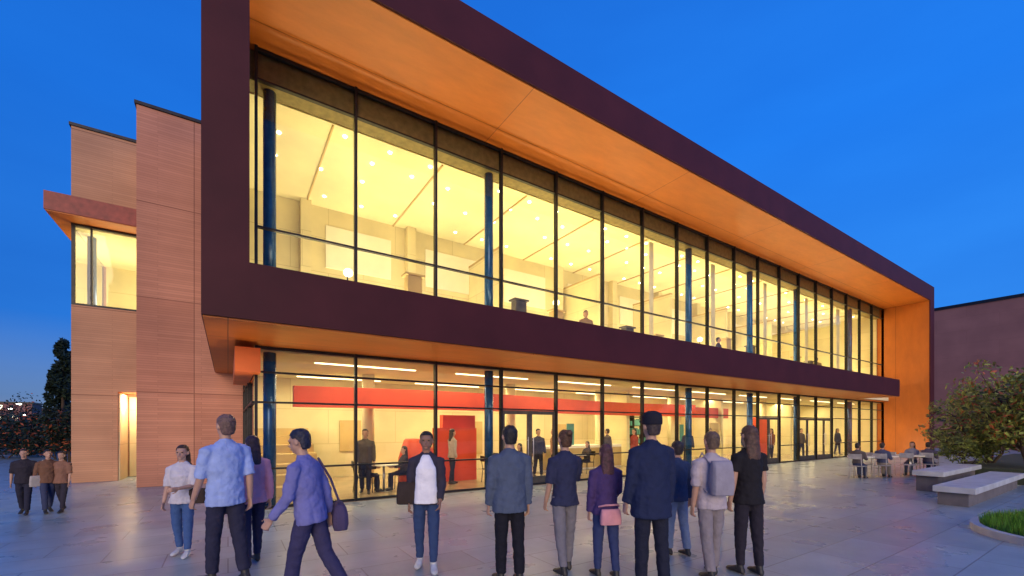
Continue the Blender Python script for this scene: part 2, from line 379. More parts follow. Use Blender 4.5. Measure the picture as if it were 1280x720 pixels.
v,f=loft([hz(.02,.6,.6,13.6,5.2),hz(.9,.6,.6,13.6,5.2),hz(1.5,.42,.42,13.6,5.2),hz(1.55,.36,.36,13.6,5.2)],28); mk('red_booth',v,f,M_red,H,True)
boxes('notice_panel',[(12.9,13.3,15.0,15.06,.9,2.1),(20.9,21.2,14.8,14.86,.9,2.1)],M_teal,H)
boxes('notice_panel',[(14.1,15.0,BY-.46,BY-.41,.9,2.1),(3.6,4.4,BY-.46,BY-.41,1.0,2.2),(22.8,23.6,14.2,14.26,.8,2.2),(9.0,9.9,BY-.46,BY-.41,.7,2.2)],M_ochre,H)
boxes('service_counter',[(11,16,14.6,15.4,.02,1.12)],M_white,H,bevel=.02)
boxes('counter_front',[(11.05,15.95,14.56,14.598,.1,1.0)],M_ochre,H)
boxes('stair_steps',[(XL+.05,2.4,13.3+k*.6,BY-.5,.02,.27*(k+1)) for k in range(7)],M_ochre,H)
boxes('display_shelf',[(16.9,20.4,16.6,17.2,.02,.1)]+[(16.9,20.4,16.6,17.2,.5+k*.5,.54+k*.5) for k in range(5)]+[(16.9+j*1.15,16.95+j*1.15,16.6,17.2,.1,2.6) for j in range(4)],M_metal,H)
bks=[]
for k in range(4):
    x=16.98
    while x<20.2:
        ww=random.uniform(.05,.2)
        if random.random()<.75: bks.append((x,x+ww-.01,16.65,16.95,.545+k*.5,.545+k*.5+random.uniform(.2,.4)))
        x+=ww
o=boxes('shelf_books',bks,M_teal,H); o['kind']='stuff'
for x in (16.6,24.9,33.6):
    boxes('partition_wall',[(x,x+.2,14.8,BY-.41,.02,ZB-.13)],M_plaster,H)
for x in (4.0,9.8,14.9,20.4,30.2):
    v,f=limb([(x,15.0,.02),(x,15.0,ZB-.13)],[.2,.2],20,round_=False); mk('column',v,f,M_plaster,H,True)
for k in range(5):
    x=4.4+k*7.9
    area((x,13.0,5.0),(0,.25,1),7.0,.5,310)
    area((x,16.9,4.8),(0,-.12,1),6.0,.4,190)
    area((x,15.6,ZB-.2),(0,-.05,-1),7.0,.5,260,(1,.86,.47))
    area((x,12.6,ZB-.2),(0,.3,-1),7.0,.2,110,(1,.84,.47))
for k in range(5):
    x=4.2+k*7.9
    area((x,9.80,4.9),(0,.2,1),7.4,.12,100-6*k,(1,.68,.34),'soffit_uplight')
for k in range(6):
    spot((1.6+k*5.8,10.4,.05),(0,-.05,1),130,140,(1,.70,.36))  # added upward spots without fixtures, brightening the underside of the overhang
    spot((1.6+k*5.8,10.2,ZB-.06),(0,-.45,-1),170,125,(1,.78,.48))
spot((-.4,10.0,.08),(.08,.1,.5),120,50,(1,.72,.38))
area((37.3,10.2,.06),(.7,0,1),.12,1.6,125,(1,.68,.34),'end_wall_fill')  # added fill strip at ground level to brighten the orange end wall

# wings
boxes('wing_wall',[(-2.43,XL-.06,BY,30,0,12.2),(XL-.058,41.2,BY+.05,30,0,10.4)],M_brick2,H)
boxes('wing_coping',[(-2.48,XL,BY-.05,30,12.202,12.3)],M_coping,H)
WX0,WX1=-4.5,-2.432; WY=20.7
boxes('tower_wall',[(WX0,WX1,WY,32,9.302,12.3),(WX0,-3.3,WY,WY+.4,0,3.2),(WX0,-3.3,WY+.402,32,0,6.1),(-3.298,WX1,WY+1.6,32,0,6.1),(WX0,WX1,WY,WY+.4,3.202,6.15),(-3.298,WX1,WY+.402,WY+1.6,3.202,6.1),(WX0,WX1,25.4,32,6.152,9.3)],M_brick,H)
boxes('tower_coping',[(WX0-.05,WX1,WY-.05,32,12.302,12.4)],M_coping,H)
cn=boxes('window_canopy',[(-4.98,-2.3,19.95,23,9.0,9.6)],M_canopy,H)
boxes('canopy_soffit',[(-4.95,-2.32,19.98,22.9,8.965,8.997)],M_wood,cn)
boxes('tower_room',[(WX0+.1,WX1,25.2,25.38,6.16,9.0)],M_plaster,H)
boxes('tower_room_ceiling',[(WX0+.05,WX1-.01,WY+.1,25.19,8.85,8.95)],M_ceil,H)
boxes('tower_room_floor',[(WX0+.05,WX1-.01,WY+.1,25.19,6.152,6.2)],M_floor,H)
boxes('tower_room_wall',[(WX1-.15,WX1-.02,WY+.12,25.19,6.21,8.84)],M_plaster,H)
tw=mk('tower_window',[(WX0+.04,WY+.05,6.18),(WX1,WY+.05,6.18),(WX1,WY+.05,8.96),(WX0+.04,WY+.05,8.96),(WX0+.04,25.2,6.18),(WX0+.04,25.2,8.96)],[(0,1,2,3),(4,0,3,5)],M_glass,H)
boxes('window_frame',[(WX0,WX0+.09,WY,WY+.1,6.152,8.96),(-4.02,-3.97,WY,WY+.1,6.22,8.9),(WX0+.089,WX1,WY+.002,WY+.098,6.154,6.22),(WX0+.089,WX1,WY+.002,WY+.098,8.9,8.958)],M_metal,tw)
v,f=limb([(-4.15,21.6,6.2),(-4.15,21.6,8.84)],[.13,.13],16,round_=False); mk('column',v,f,M_blue,H,True)
area((-3.4,22.8,6.4),(0,0,1),1.4,2.5,120)
spot((-3.7,19.7,6.4),(0,.12,1),40,120,(1,.66,.30))
boxes('side_door',[(-3.2,-2.6,WY+1.5,WY+1.59,.02,3.1)],M_plaster,H)
boxes('doorway_lining',[(-3.296,-3.25,WY+.05,WY+1.49,.01,3.15)],M_plaster,H)
area((-2.9,WY+.7,3.18),(0,.1,-1),.4,.5,80,(1,.86,.56))

# right-hand brick building
B=empty('brick_building',(60,6,0),'plain maroon brown building with flat dark coping beyond the hall','building')
boxes('wall',[(56,75,-6,15.9,0,13.0)],M_brick3,B)
boxes('roof',[(55.9,75.1,-6.1,16,13.002,13.25)],M_coping,B)

# ------------------------------------------------------------ benches / planters
def bench(x0,x1,y0,y1,z,lab):
    e=empty('stone_bench',((x0+x1)/2,(y0+y1)/2,0),lab,'bench','stone benches edging the planting bed')
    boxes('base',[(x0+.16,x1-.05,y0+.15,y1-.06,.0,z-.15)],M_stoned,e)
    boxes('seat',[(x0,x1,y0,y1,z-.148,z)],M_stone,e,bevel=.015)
bench(14.6,20.9,2.45,3.2,.48,'pale stone slab bench on a dark base')
bench(17.3,21.95,3.55,4.25,.62,'pale stone slab bench on a dark base')
boxes_=boxes('planting_bed',[(22.0,36,1.6,4.6,0,.5)],M_soil); boxes_['kind']='structure'
cx,cy=GP(1375,676)
V=[(cx,cy,.30)];Fc=[];n=40
for ring,(rr,zz) in enumerate(((.6,.26),(1.2,.18),(1.62,.10))):
    for i in range(n):
        a=2*math.pi*i/n; V.append((cx+rr*math.cos(a),cy+rr*math.sin(a)*.85,zz))
for i in range(n):
    Fc.append((0,1+i,1+(i+1)%n))
    for k in range(2): Fc.append((1+k*n+i,1+(k+1)*n+i,1+(k+1)*n+(i+1)%n,1+k*n+(i+1)%n))
gm=mk('grass_bed_ground',V,Fc,M_soil); gm['kind']='structure'
V=[];Fc=[]
for i in range(n):
    a=2*math.pi*i/n
    for rr,zz in ((1.62,0.004),(1.62,.13),(1.76,.13),(1.76,0.004)): V.append((cx+rr*math.cos(a),cy+rr*math.sin(a)*.85,zz))
for i in range(n):
    for j in range(3):
        a=i*4;b=((i+1)%n)*4; Fc.append((a+j,b+j,b+j+1,a+j+1))
kb=mk('kerb',V,Fc,M_stone); kb['kind']='structure'
V=[];Fc=[]
for i in range(14000):
    a=random.random()*6.283; rr=1.6*math.sqrt(random.random()); x=cx+rr*math.cos(a); y=cy+rr*math.sin(a)*.85
    z=max(.08,.30-.13*rr); hh=random.uniform(.08,.22); t=random.random()*6.28; dx,dy=math.cos(t)*.007,math.sin(t)*.007; lx,ly=random.uniform(-.05,.05),random.uniform(-.05,.05)
    o=len(V); V+=[(x-dx,y-dy,z),(x+dx,y+dy,z),(x+lx,y+ly,z+hh)]; Fc.append((o,o+1,o+2))
gr=mk('grass',V,Fc,M_grass); gr['kind']='stuff'

# ------------------------------------------------------------ vegetation
def leaves(center_list,count,size,rs,squash=1):
    V=[];Fc=[]
    for i in range(count):
        c,r=random.choice(center_list)
        while True:
            d=Vector((random.uniform(-1,1),random.uniform(-1,1),random.uniform(-1,1)))
            if .1<d.length<1: break
        d=d.normalized()*(d.length**.5); p=c+Vector((d.x*r,d.y*r,d.z*r*squash))
        u=Vector((random.gauss(0,1),random.gauss(0,1),random.gauss(0,1))).normalized(); v=u.orthogonal().normalized()
        s=size*random.uniform(.6,1.4); o=len(V)
        V+=[p-u*s,p+v*s*.45,p+u*s,p-v*s*.45]; Fc.append((o,o+1,o+2,o+3))
    return V,Fc
def shrub(name,x,y,h,r,count,size,label,cat,m,trunks=5,z0=0,accent=None,group=None,cs=1):
    e=empty(name,(x,y,z0),label,cat,group)
    pr=[];cl=[]
    for i in range(trunks):
        a=i*2.4+random.random(); p=Vector((x+.08*math.cos(a),y+.08*math.sin(a),z0)); pts=[p]; rad=[.05*h/3]
        for k in range(1,5):
            t=k/4; q=Vector((x+math.cos(a)*r*.75*t+random.uniform(-.1,.1)*r,y+math.sin(a)*r*.75*t+random.uniform(-.1,.1)*r,z0+h*.85*t*(1-.15*random.random()))); pts.append(q); rad.append(.05*h/3*(1-t*.75))
            if k>=2:
                cl.append((q,r*random.uniform(.25,.42)*cs))
                for j in range(3):
                    b=q+Vector((random.uniform(-.6,.6)*r,random.uniform(-.6,.6)*r,random.uniform(-.05,.4)*r)); pr.append(limb([q,b],[.02,.008],5)); cl.append((b,r*random.uniform(.18,.34)*cs))
        pr.append(limb(pts,rad,7))
    v,f=join(pr); mk('trunk',v,f,M_bark,e,True)
    v,f=leaves(cl,count,size,r); mk('crown',v,f,m,e)
    if accent:
        v,f=leaves(cl,count//9,size*1.1,r); mk('blossom',v,f,accent,e)
shrub('shrub',23.4,2.6,3.2,1.7,6500,.085,'loose green shrub with yellow and rust leaves behind stone benches','shrub',M_leaf,8,.45,M_leafr,cs=.95)
shrub('shrub',25.6,3.9,2.3,1.5,4500,.08,'low bushy yellow green shrub in the planting bed','shrub',M_leaf,7,.45,M_leafr,cs=1)
shrub('shrub',23.6,4.2,1.1,.9,1800,.07,'small green shrub in the planting bed','shrub',M_leaf,4,.45,None)
def conifer(px,D,h,r):
    x,y=PD(px,D); e=empty('conifer_tree',(x,y,0),'tall dark columnar evergreen tree at dusk','tree','dark evergreens by the hall')
    v,f=limb([(x,y,0),(x,y,h*.95)],[.2,.03],8); mk('trunk',v,f,M_bark,e,True)
    cl=[]
    for k in range(46):
        t=random.random()**.8; rr=r*(1-t)**.5*.8; a=random.random()*6.28; cl.append((Vector((x+rr*math.cos(a)*.7,y+rr*math.sin(a)*.7,h*(.08+.9*t))),r*.42*(1-.5*t)))
    v,f=leaves(cl,7000,.16,r,1.3); mk('crown',v,f,M_leafd,e)
conifer(79,36,9.2,1.5); conifer(93,40,8.2,1.6)
for k,(px,D,h,r) in enumerate([(8,27,1.9,2.0),(40,30,2.0,2.2),(72,26,2.4,1.5),(-20,33,3,3),(88,24,2.8,1.2),(25,40,2.2,2.6)]):
    x,y=PD(px,D); shrub('bush',x,y,h,r,4500,.10,'dark leafy bush at plaza edge','bush',M_leafd,6,0,M_leafr,'dark bushes along plaza edge')
def far_building(px,D,wd,h):
    x,y=PD(px,D); e=empty('distant_building',(x,y,0),'distant dim building with a few lit windows','building','distant buildings on the skyline')
    boxes('wall',[(x-wd/2,x+wd/2,y,y+8,0,h)],M_brick3,e)
    boxes('roof',[(x-wd/2-.3,x+wd/2+.3,y-.3,y+8.3,h+.002,h+.4)],M_coping,e)
    bs=[]
    for i in range(int(wd/3)):
        for j in range(int(h/3)):
            if random.random()<.4: bs.append((x-wd/2+1+i*3,x-wd/2+2.2+i*3,y-.05,y-.01,1+j*3,2.4+j*3))
    if bs: boxes('window',bs,M_lamp2,e)
for px,D,wd,h in [(5,130,22,7),(30,160,26,9),(55,190,24,8),(-25,120,20,9),(15,240,40,13),(70,170,16,7)]: far_building(px,D,wd,h)
for px,D in [(12,60),(3,75),(48,90),(24,110)]:
    x,y=PD(px,D); e=empty('street_lamp',(x,y,0),'slim street lamp with glowing head','street lamp','street lamps beyond the plaza')
    v,f=limb([(x,y,0),(x,y,5),(x+.8,y,5.3)],[.09,.06,.05],8); mk('pole',v,f,M_metal,e,True)
    v,f=ell((x+.9,y,5.25),.3,.18,.09); mk('lamp_head',v,f,M_lamp,e,True)

# ------------------------------------------------------------ people
SK=[simple('skin_'+str(i),c,.5,nscale=9,var=.08,bump=.05,local=True) for i,c in enumerate([(.52,.30,.21),(.34,.18,.11),(.12,.06,.04)])]
def cloth(name,c): return simple(name,c,.85,nscale=9,var=.10,bump=.45,bscale=30,local=True,spec=.2)
CL={}
def C(c,key=None):
    k=tuple(c)
    if k not in CL: CL[k]=cloth('cloth_%d'%len(CL),c)
    return CL[k]
def hairm(c):
    k=('h',)+tuple(c)
    if k not in CL: CL[k]=simple('hair_%d'%len(CL),c,.5,nscale=30,var=.5,bump=.6,bscale=70,local=True)
    return CL[k]
M_eye=simple('eye_dark',(.03,.02,.02),.2,bump=0); M_lip=simple('lip',(.33,.12,.10),.5,bump=0); M_sole=simple('shoe_black',(.03,.028,.028),.5); M_shoew=simple('shoe_white',(.6,.6,.6),.5)
def person(px=None,feet=None,topy=None,loc=None,Ht=1.75,heading=0,fem=False,topc=(.1,.1,.1),legc=(.03,.04,.08),hairc=(.03,.02,.015),skin=0,hair='short',
           legs=((.1,.05),(-.12,.1)),arms=((.1,.15,.15),(-.1,.15,.15)),lean=0,headyaw=0,headpitch=0,sleeve='long',hem=.84,label='',fine=True,shoe=None,undershirt=None,group=None,seat=None,vx=None,bulk=1.0,cap=None):
    if px is not None:
        x,y=GP(px,feet); Ht=HCAM*(feet-topy)/(feet-HOR); loc=(x,y,0.006)
    sw=.168 if fem else .190; cw=.86 if fem else 1.0
    vs=vx or (.0068 if fine else .014)
    bp=[];tp=[];lp=[];shs=[]
    piv=Vector((0,0,.95)); RL=Matrix.Rotation(-lean,3,'X')
    def up(prim): return ([piv+RL@(v-piv) for v in prim[0]],prim[1])
    J=[]
    for s,(a,k) in zip((-1,1),legs):
        hip=Vector((s*.085,0,.93)); kn=hip+Vector((s*.008,.43*math.sin(a),-.43*math.cos(a))); b=a-k
        an=kn+Vector((0,.415*math.sin(b),-.415*math.cos(b))); J.append((hip,kn,an,b,s))
    low=min(j[2].z for j in J)-.085
    for hip,kn,an,b,s in J:
        calf=kn.lerp(an,.3)
        bp.append(limb([hip,kn,calf,an],[.062,.042,.040,.030]))
        tr=[hip+Vector((0,0,.02)),hip.lerp(kn,.5),kn,kn.lerp(an,.5),an+(kn-an)*.06]
        lp.append(limb(tr,[.088,.084 if not fem else .08,.070,.064 if not fem else .056,.060 if not fem else .048],14,round_=False))
        pitch=max(-.2,min(1.0,-b*1.0)) if (an.z-low)>.10 else 0
        if seat: pitch=0
        fd=Vector((s*.12,math.cos(pitch),-math.sin(pitch))).normalized()
        upv=Vector((0,math.sin(pitch),math.cos(pitch)))
        secs=[]
        sd=fd.cross(upv).normalized()
        for t,wd,hh in ((-.06,.012,.02),(-.045,.034,.042),(0,.037,.05),(.07,.042,.042),(.13,.048,.03),(.18,.040,.024),(.205,.015,.012)):
            c=an+fd*t-upv*(.083-hh); secs.append((c,sd*wd,upv*hh))
        shs.append([loft(secs,14),limb([an+Vector((0,0,.02)),an-upv*.04],[.042,.040])])
        bp.append(limb([an,an+fd*.10-upv*.045],[.028,.02]))
    lp.append(loft([hz(.84,.10,.07),hz(.87,.158,.108),hz(.93,.162,.110),hz(1.0,.150*cw,.100)],18))
    bp.append(loft([hz(.84,.08,.06),hz(.9,.135,.088),hz(1.0,.12*cw,.08),hz(1.08,.115*cw,.075)],16))
    bp.append(up(loft([hz(.98,.115*cw,.075),hz(1.08,.113*cw,.075),hz(1.28,.145*cw,.088),hz(1.40,.14*cw,.075),hz(1.46,.08,.055)],16)))
    bp.append(up(limb([(0,-.015,1.42),(0,0,1.50),(0,.008,1.56)],[.060,.053,.052])))
    hemw=.192 if hem<.9 else .185
    T=[hz(hem,hemw*bulk,.138*bulk),hz(hem+.02,hemw*bulk,.14*bulk),hz(.98,.182*cw*bulk,.130*bulk),hz(1.10,.166*cw*bulk,.120*bulk),hz(1.28,.190*cw*bulk,.132,.004),hz(1.37,.186*cw,.118,-.004),hz(1.425,.158*cw,.094,-.01),hz(1.465,.105,.072,-.01),hz(1.49,.070,.062,-.008),hz(1.51,.062,.058,-.006)]
    if seat: T=T[2:]
    tp.append(up(loft(T,20)))
    for s,ar in zip((-1,1),arms):
        fl,ab,el=ar[:3]; inn=ar[3] if len(ar)>3 else 0
        sh=Vector((s*sw,-.005,1.395)); d1=Vector((s*math.sin(ab),math.cos(ab)*math.sin(fl),-math.cos(ab)*math.cos(fl)))
        eb=sh+d1*.285; fl2=fl+el; d2=Vector((s*math.sin(ab)*.3-s*math.sin(inn),math.sin(fl2)*math.cos(inn),-math.cos(fl2)*math.cos(inn))).normalized()
        wr=eb+d2*.25
        bp.append(up(limb([sh+Vector((-s*.04,0,0)),sh,eb,eb.lerp(wr,.3),wr],[.045,.043,.037,.036,.026])))
        r=[.052,.064,.056,.051,.043]
        if sleeve=='long': tp.append(up(limb([sh+Vector((-s*.07,0,.018)),sh,eb,eb.lerp(wr,.4),wr-d2*.01],r,14,round_=False)))
        else:
            m_=eb if sleeve=='elbow' else sh.lerp(eb,.6)
            tp.append(up(limb([sh+Vector((-s*.07,0,.018)),sh,m_],[.052,.063,.060],14,round_=False)))
        nrm=Vector((-s,0,0)); nrm=(nrm-d2*nrm.dot(d2)).normalized(); wv=d2.cross(nrm).normalized()
        if wv.y<0 and abs(d2.z)>.3: wv=-wv
        bp.append(up(limb([wr,wr+d2*.03,wr+d2*.085],[.026,.036,.040],12,flat=.38,flatdir=nrm)))
        if fine:
            for k,(off,ln) in enumerate(((.031,.070),(.0105,.080),(-.0105,.074),(-.031,.058))):
                p0=wr+d2*.08+wv*off; cur=.35+.08*k; pts=[p0]
                for q in range(3):
                    cur+=.32; dd=(d2*math.cos(cur-.35)+nrm*math.sin(cur-.35)).normalized(); pts.append(pts[-1]+dd*ln*(.42,.32,.26)[q])
                bp.append(up(limb(pts,[.0088,.0082,.0076,.0066],8)))
            t0=wr+d2*.025+wv*.028; t1=t0+(d2*.6+wv*.7+nrm*.3).normalized()*.04; t2=t1+(d2*.85+wv*.3+nrm*.4).normalized()*.032
            bp.append(up(limb([t0,t1,t2],[.013,.0105,.008],8)))
        else: bp.append(up(limb([wr+d2*.08,wr+d2*.14+nrm*.02],[.03,.018],8,flat=.5,flatdir=nrm)))
    hp=Vector((0,0,1.53)); RH=(Matrix.Rotation(headyaw,3,'Z')@Matrix.Rotation(headpitch,3,'X'))*1.05
    def hd(prim): return up(([hp+RH@(v-hp) for v in prim[0]],prim[1]))
    for q in (ell((0,-.008,1.655),.074,.094,.092,20),ell((0,.022,1.60),.058,.066,.068,18),ell((0,.058,1.555),.028,.03,.024),
              limb([(0,.084,1.645),(0,.104,1.612),(0,.09,1.605)],[.008,.014,.014],8),ell((.076,-.005,1.63),.012,.02,.03),ell((-.076,-.005,1.63),.012,.02,.03),
              limb([(-.045,.076,1.663),(0,.086,1.665),(.045,.076,1.663)],[.01,.011,.01],8),limb([(-.022,.082,1.582),(0,.09,1.583),(.022,.082,1.582)],[.008,.011,.008],8)):
        bp.append(hd(q))
    body=vox(bp,vs,2)
    body.name='person'; body.materials.append(SK[skin])
    P=bpy.data.objects.new('person',body); COL.objects.link(P)
    zoff=-low
    sc=Ht/1.76
    body.transform(Matrix.Translation((0,0,zoff)))
    P.location=loc; P.rotation_euler=(0,0,heading); P.scale=(sc,)*3
    top(P,label,'person',group)
    def child(name,me,m):
        me.transform(Matrix.Translation((0,0,zoff))); me.name=name; me.materials.append(m)
        o=bpy.data.objects.new(name,me); COL.objects.link(o); o.parent=P; return o
    cv=.011 if fine else .018
    child('trousers',vox(lp,cv,2,.018,.06),C(legc))
    child('shirt' if sleeve!='long' else 'jacket',vox(tp,cv,2,.028,.075),C(topc))
    if undershirt:
        u=[up(loft([hz(hem+.02,.15,.07,.085),hz(1.1,.135,.065,.078),hz(1.3,.125,.06,.090),hz(1.42,.07,.045,.068),hz(1.47,.045,.035,.05)],16))]
        child('shirt',vox(u,.01,1,.01,.06),C(undershirt))
    for sp_ in shs: child('shoe',vox(sp_,.009 if fine else .016,1),shoe or M_sole)
    hh=[ell((0,-.012,1.674),.081,.098,.088,22),loft([hz(1.555,.056,.035,-.045),hz(1.60,.070,.058,-.036),hz(1.65,.079,.088,-.018),hz(1.70,.078,.085,-.015)],20)]
    if hair=='long': hh.append(loft([hz(1.36,.06,.022,-.09),hz(1.40,.080,.032,-.085),hz(1.52,.086,.05,-.06),hz(1.62,.086,.068,-.04),hz(1.70,.07,.07,-.02)],16))
    if hair=='bun': hh.append(ell((0,-.11,1.72),.038,.035,.038))
    if hair=='tail': hh+= [limb([(0,-.09,1.70),(0,-.15,1.64),(0,-.14,1.50),(0,-.12,1.42)],[.03,.034,.03,.012],10)]
    hm=vox(hh,.008 if fine else .014,1,.012,.022)
    bm=bmesh.new(); bm.from_mesh(hm)
    def killv(c):
        x_,y_,z_=c
        if y_>.04+.5*max(0,z_-1.69) and z_<1.705: return True
        if y_>-.005 and z_<1.668 and not(hair=='long' and abs(x_)>.06 and y_<.03): return True
        if hair=='short' and y_>-.03 and z_<1.65 and y_<=-.005: return z_<1.62
        return False
    kill=[v for v in bm.verts if killv(v.co)]
    bmesh.ops.delete(bm,geom=kill,context='VERTS'); bm.to_mesh(hm); bm.free()
    M4=(Matrix.Translation(piv)@RL.to_4x4()@Matrix.Translation(-piv))@(Matrix.Translation(hp)@RH.to_4x4()@Matrix.Translation(-hp))
    hm.transform(M4); child('hair',hm,hairm(hairc))
    if cap:
        cp=vox([hd(loft([hz(1.655,.089,.107,-.012),hz(1.69,.091,.109,-.012),hz(1.735,.089,.106,-.012),hz(1.765,.074,.088,-.012),hz(1.785,.03,.04,-.012)],22)),hd(loft([hz(1.675,.07,.10,.06),hz(1.69,.07,.10,.06)],20))],.008,1)
        child('cap',cp,C(cap))
    def small(name,prim,m):
        v,f=hd(prim); me=bpy.data.meshes.new(name); me.from_pydata(v,[],f); child(name,me,m)
    if fine:
        small('eye',ell((-.031,.078,1.643),.013,.009,.007,10),M_eye); small('eye',ell((.031,.078,1.643),.013,.009,.007,10),M_eye)
        small('mouth',ell((0,.094,1.583),.021,.006,.0055,10),M_lip)
    return P
def inframe(P,p):
    M=Matrix.Translation(P.location)@Matrix.Rotation(P.rotation_euler.z,4,'Z')@Matrix.Diagonal((P.scale.x,)*3+(1,))
    return M@Vector(p)
def bag(P,c,w=.3,h=.22,d=.1,strap=None,label='',m=None,ang=0,name='handbag'):
    m=m or C((.05,.035,.03))
    def tr(p): return inframe(P,p)
    cs=Vector(c); R=Matrix.Rotation(ang,3,'Z')
    secs=[]
    for t,ww,dd in ((-1,.80,.7),(-.96,.96,.9),(-.5,1,1.05),(.2,.96,1),(.8,.9,.75),(1,.86,.45)):
        secs.append([cs+R@Vector((ww*w/2*sx,dd*d/2*sy,t*h/2)) for sx,sy in ((-1,-.5),(-.85,-1),(.85,-1),(1,-.5),(1,.5),(.85,1),(-.85,1),(-1,.5))])
    V=[v for s in secs for v in s];Fc=[]
    for k in range(5):
        for i in range(8): Fc.append((k*8+i,k*8+(i+1)%8,(k+1)*8+(i+1)%8,(k+1)*8+i))
    Fc+=[tuple(reversed(range(8))),tuple(40+i for i in range(8))]
    b=mk(name,[tr(v) for v in V],Fc,m,None,True,bevel=.006); top(b,label,'bag')
    if strap:
        v,f=limb([tr(p) for p in strap],[.013]*len(strap),8); mk('strap',v,f,m,b,True)
    return b
pi=math.pi
P5=person(282,728,519,heading=.5,topc=(.36,.46,.78),legc=(.03,.03,.06),hairc=(.16,.09,.07),legs=((.12,.05),(-.16,.12)),arms=((.2,.08,.3),(-.2,.08,.2)),sleeve='elbow',hem=.82,label='walker in loose light blue shirt and dark trousers, seen from behind')
P6=person(315,705,545,heading=.3,fem=True,topc=(.68,.30,.38),legc=(.03,.03,.07),hairc=(.05,.025,.03),hair='long',legs=((-.1,.08),(.12,.05)),sleeve='long',label='woman in pink top and dark trousers walking to the hall')
P7=person(388,758,534,heading=.95,topc=(.20,.20,.46),legc=(.05,.045,.11),hairc=(.02,.02,.04),legs=((.26,.1),(-.26,.3)),arms=((.3,.1,.5),(-.25,.12,.3)),lean=.14,headpitch=-.1,label='hurrying person in violet blue jacket leaning forward mid stride')
b7=bag(P7,(.25,-.18,.84),.36,.26,.14,[(.12,-.02,1.44),(.22,-.10,1.22),(.25,-.18,.97)],'dark soft shoulder bag carried by hurrying walker',C((.08,.06,.13)),ang=.5,name='shoulder_bag')
P4=person(228,695,557,heading=pi-.35,fem=True,topc=(.60,.57,.62),legc=(.06,.12,.30),hairc=(.05,.025,.015),hair='long',legs=((.08,.05),(-.1,.12)),arms=((.3,.1,1.2,.5),(.05,.12,.3)),sleeve='elbow',shoe=M_shoew,label='woman in pale grey top and blue jeans walking from the hall')
b4=bag(P4,(-.20,.02,.95),.30,.24,.12,[(-.12,0,1.46),(-.19,.03,1.25),(-.20,.02,1.06)],'dark shoulder bag hanging at woman\'s hip',name='shoulder_bag')
P8=person(533,712,540,heading=pi-.45,fem=True,topc=(.045,.04,.06),legc=(.04,.07,.17),hairc=(.02,.015,.012),skin=1,hair='tail',undershirt=(.9,.88,.95),legs=((.1,.05),(-.12,.12)),arms=((.05,.10,.5,.1),(-.05,.12,.25)),shoe=M_shoew,label='woman in white top, open dark cardigan and blue jeans')
b8=bag(P8,(.24,.0,.98),.26,.28,.14,[(.1,0,1.46),(.2,.03,1.28),(.24,.0,1.1)],'dark shoulder bag worn over cardigan',name='shoulder_bag')
P10=person(637,728,533,heading=-.25,topc=(.09,.115,.175),legc=(.015,.015,.022),hairc=(.02,.016,.014),legs=((.05,.03),(-.06,.05)),arms=((.05,.10,.2),(-.05,.10,.15)),hem=.80,bulk=1.06,label='man in slate blue jacket and black trousers, back turned')
P11=person(706,716,538,heading=-.2,fem=True,topc=(.035,.04,.09),legc=(.20,.19,.22),hairc=(.10,.045,.02),hair='bun',legs=((-.12,.1),(.12,.05)),arms=((.1,.10,.25),(.3,.12,1.3,.3)),sleeve='elbow',label='woman in navy top and grey trousers walking away')
P12=person(757,722,556,heading=-.4,fem=True,topc=(.075,.045,.15),legc=(.04,.055,.15),hairc=(.09,.035,.04),hair='long',legs=((.08,.05),(-.1,.1)),arms=((.05,.1,.15),(.2,.12,1.0)),label='woman in dark purple jacket and jeans, back turned')
b12=bag(P12,(-.02,-.21,.84),.28,.2,.09,[(-.14,-.12,.96),(-.08,-.20,.99),(.08,-.20,.99),(.13,-.12,.96)],'pink handbag held behind woman in purple jacket',C((.70,.32,.36)))
P13=person(814,738,519,heading=-.3,topc=(.022,.03,.075),legc=(.02,.022,.04),hairc=(.06,.04,.035),legs=((.05,.02),(-.08,.05)),arms=((.08,.11,.2),(.0,.11,.15)),hem=.74,bulk=1.12,cap=(.02,.02,.03),label='tall man in dark cap and long navy coat, back turned')
P14=person(889,722,540,heading=-.45,topc=(.50,.43,.46),legc=(.27,.235,.25),hairc=(.13,.08,.05),legs=((-.12,.12),(.14,.05)),arms=((-.1,.10,.3),(.2,.10,.5)),sleeve='elbow',label='man in pale pink grey shirt and light trousers')
bp14=bag(P14,(0,-.20,1.22),.27,.40,.15,[(-.1,-.13,1.38),(-.12,.0,1.50),(-.12,.13,1.36),(-.13,.12,1.15),(-.13,-.12,1.05)],'pale grey backpack worn on man\'s back',C((.34,.31,.36)),name='backpack')
P15=person(936,718,533,heading=-.4,fem=True,topc=(.02,.018,.022),legc=(.028,.024,.035),hairc=(.10,.05,.03),hair='long',legs=((.05,.03),(-.05,.04)),arms=((.05,.10,.15),(.02,.10,.2)),sleeve='short',label='woman in black short sleeved top and dark trousers')
P16=person(846,694,552,heading=-.2,topc=(.05,.07,.14),legc=(.20,.26,.40),hairc=(.03,.02,.02),legs=((.1,.05),(-.1,.1)),label='person in blue jacket and pale jeans beyond the group')
P1=person(30,643,561,heading=pi,topc=(.035,.03,.04),legc=(.03,.03,.05),legs=((.2,.05),(-.2,.2)),sleeve='elbow',fine=False,label='man in black shirt walking across the plaza')
P2=person(60,641,562,heading=pi+.5,topc=(.20,.10,.06),legc=(.05,.06,.12),legs=((-.2,.2),(.2,.05)),fine=False,label='man in brown jacket walking beside companion')
b2=bag(P2,(.22,0,.9),.28,.3,.1,[(.1,0,1.46),(.2,0,1.2),(.22,0,1.02)],'pale bag hanging at man\'s side',C((.45,.40,.36)),name='shoulder_bag')
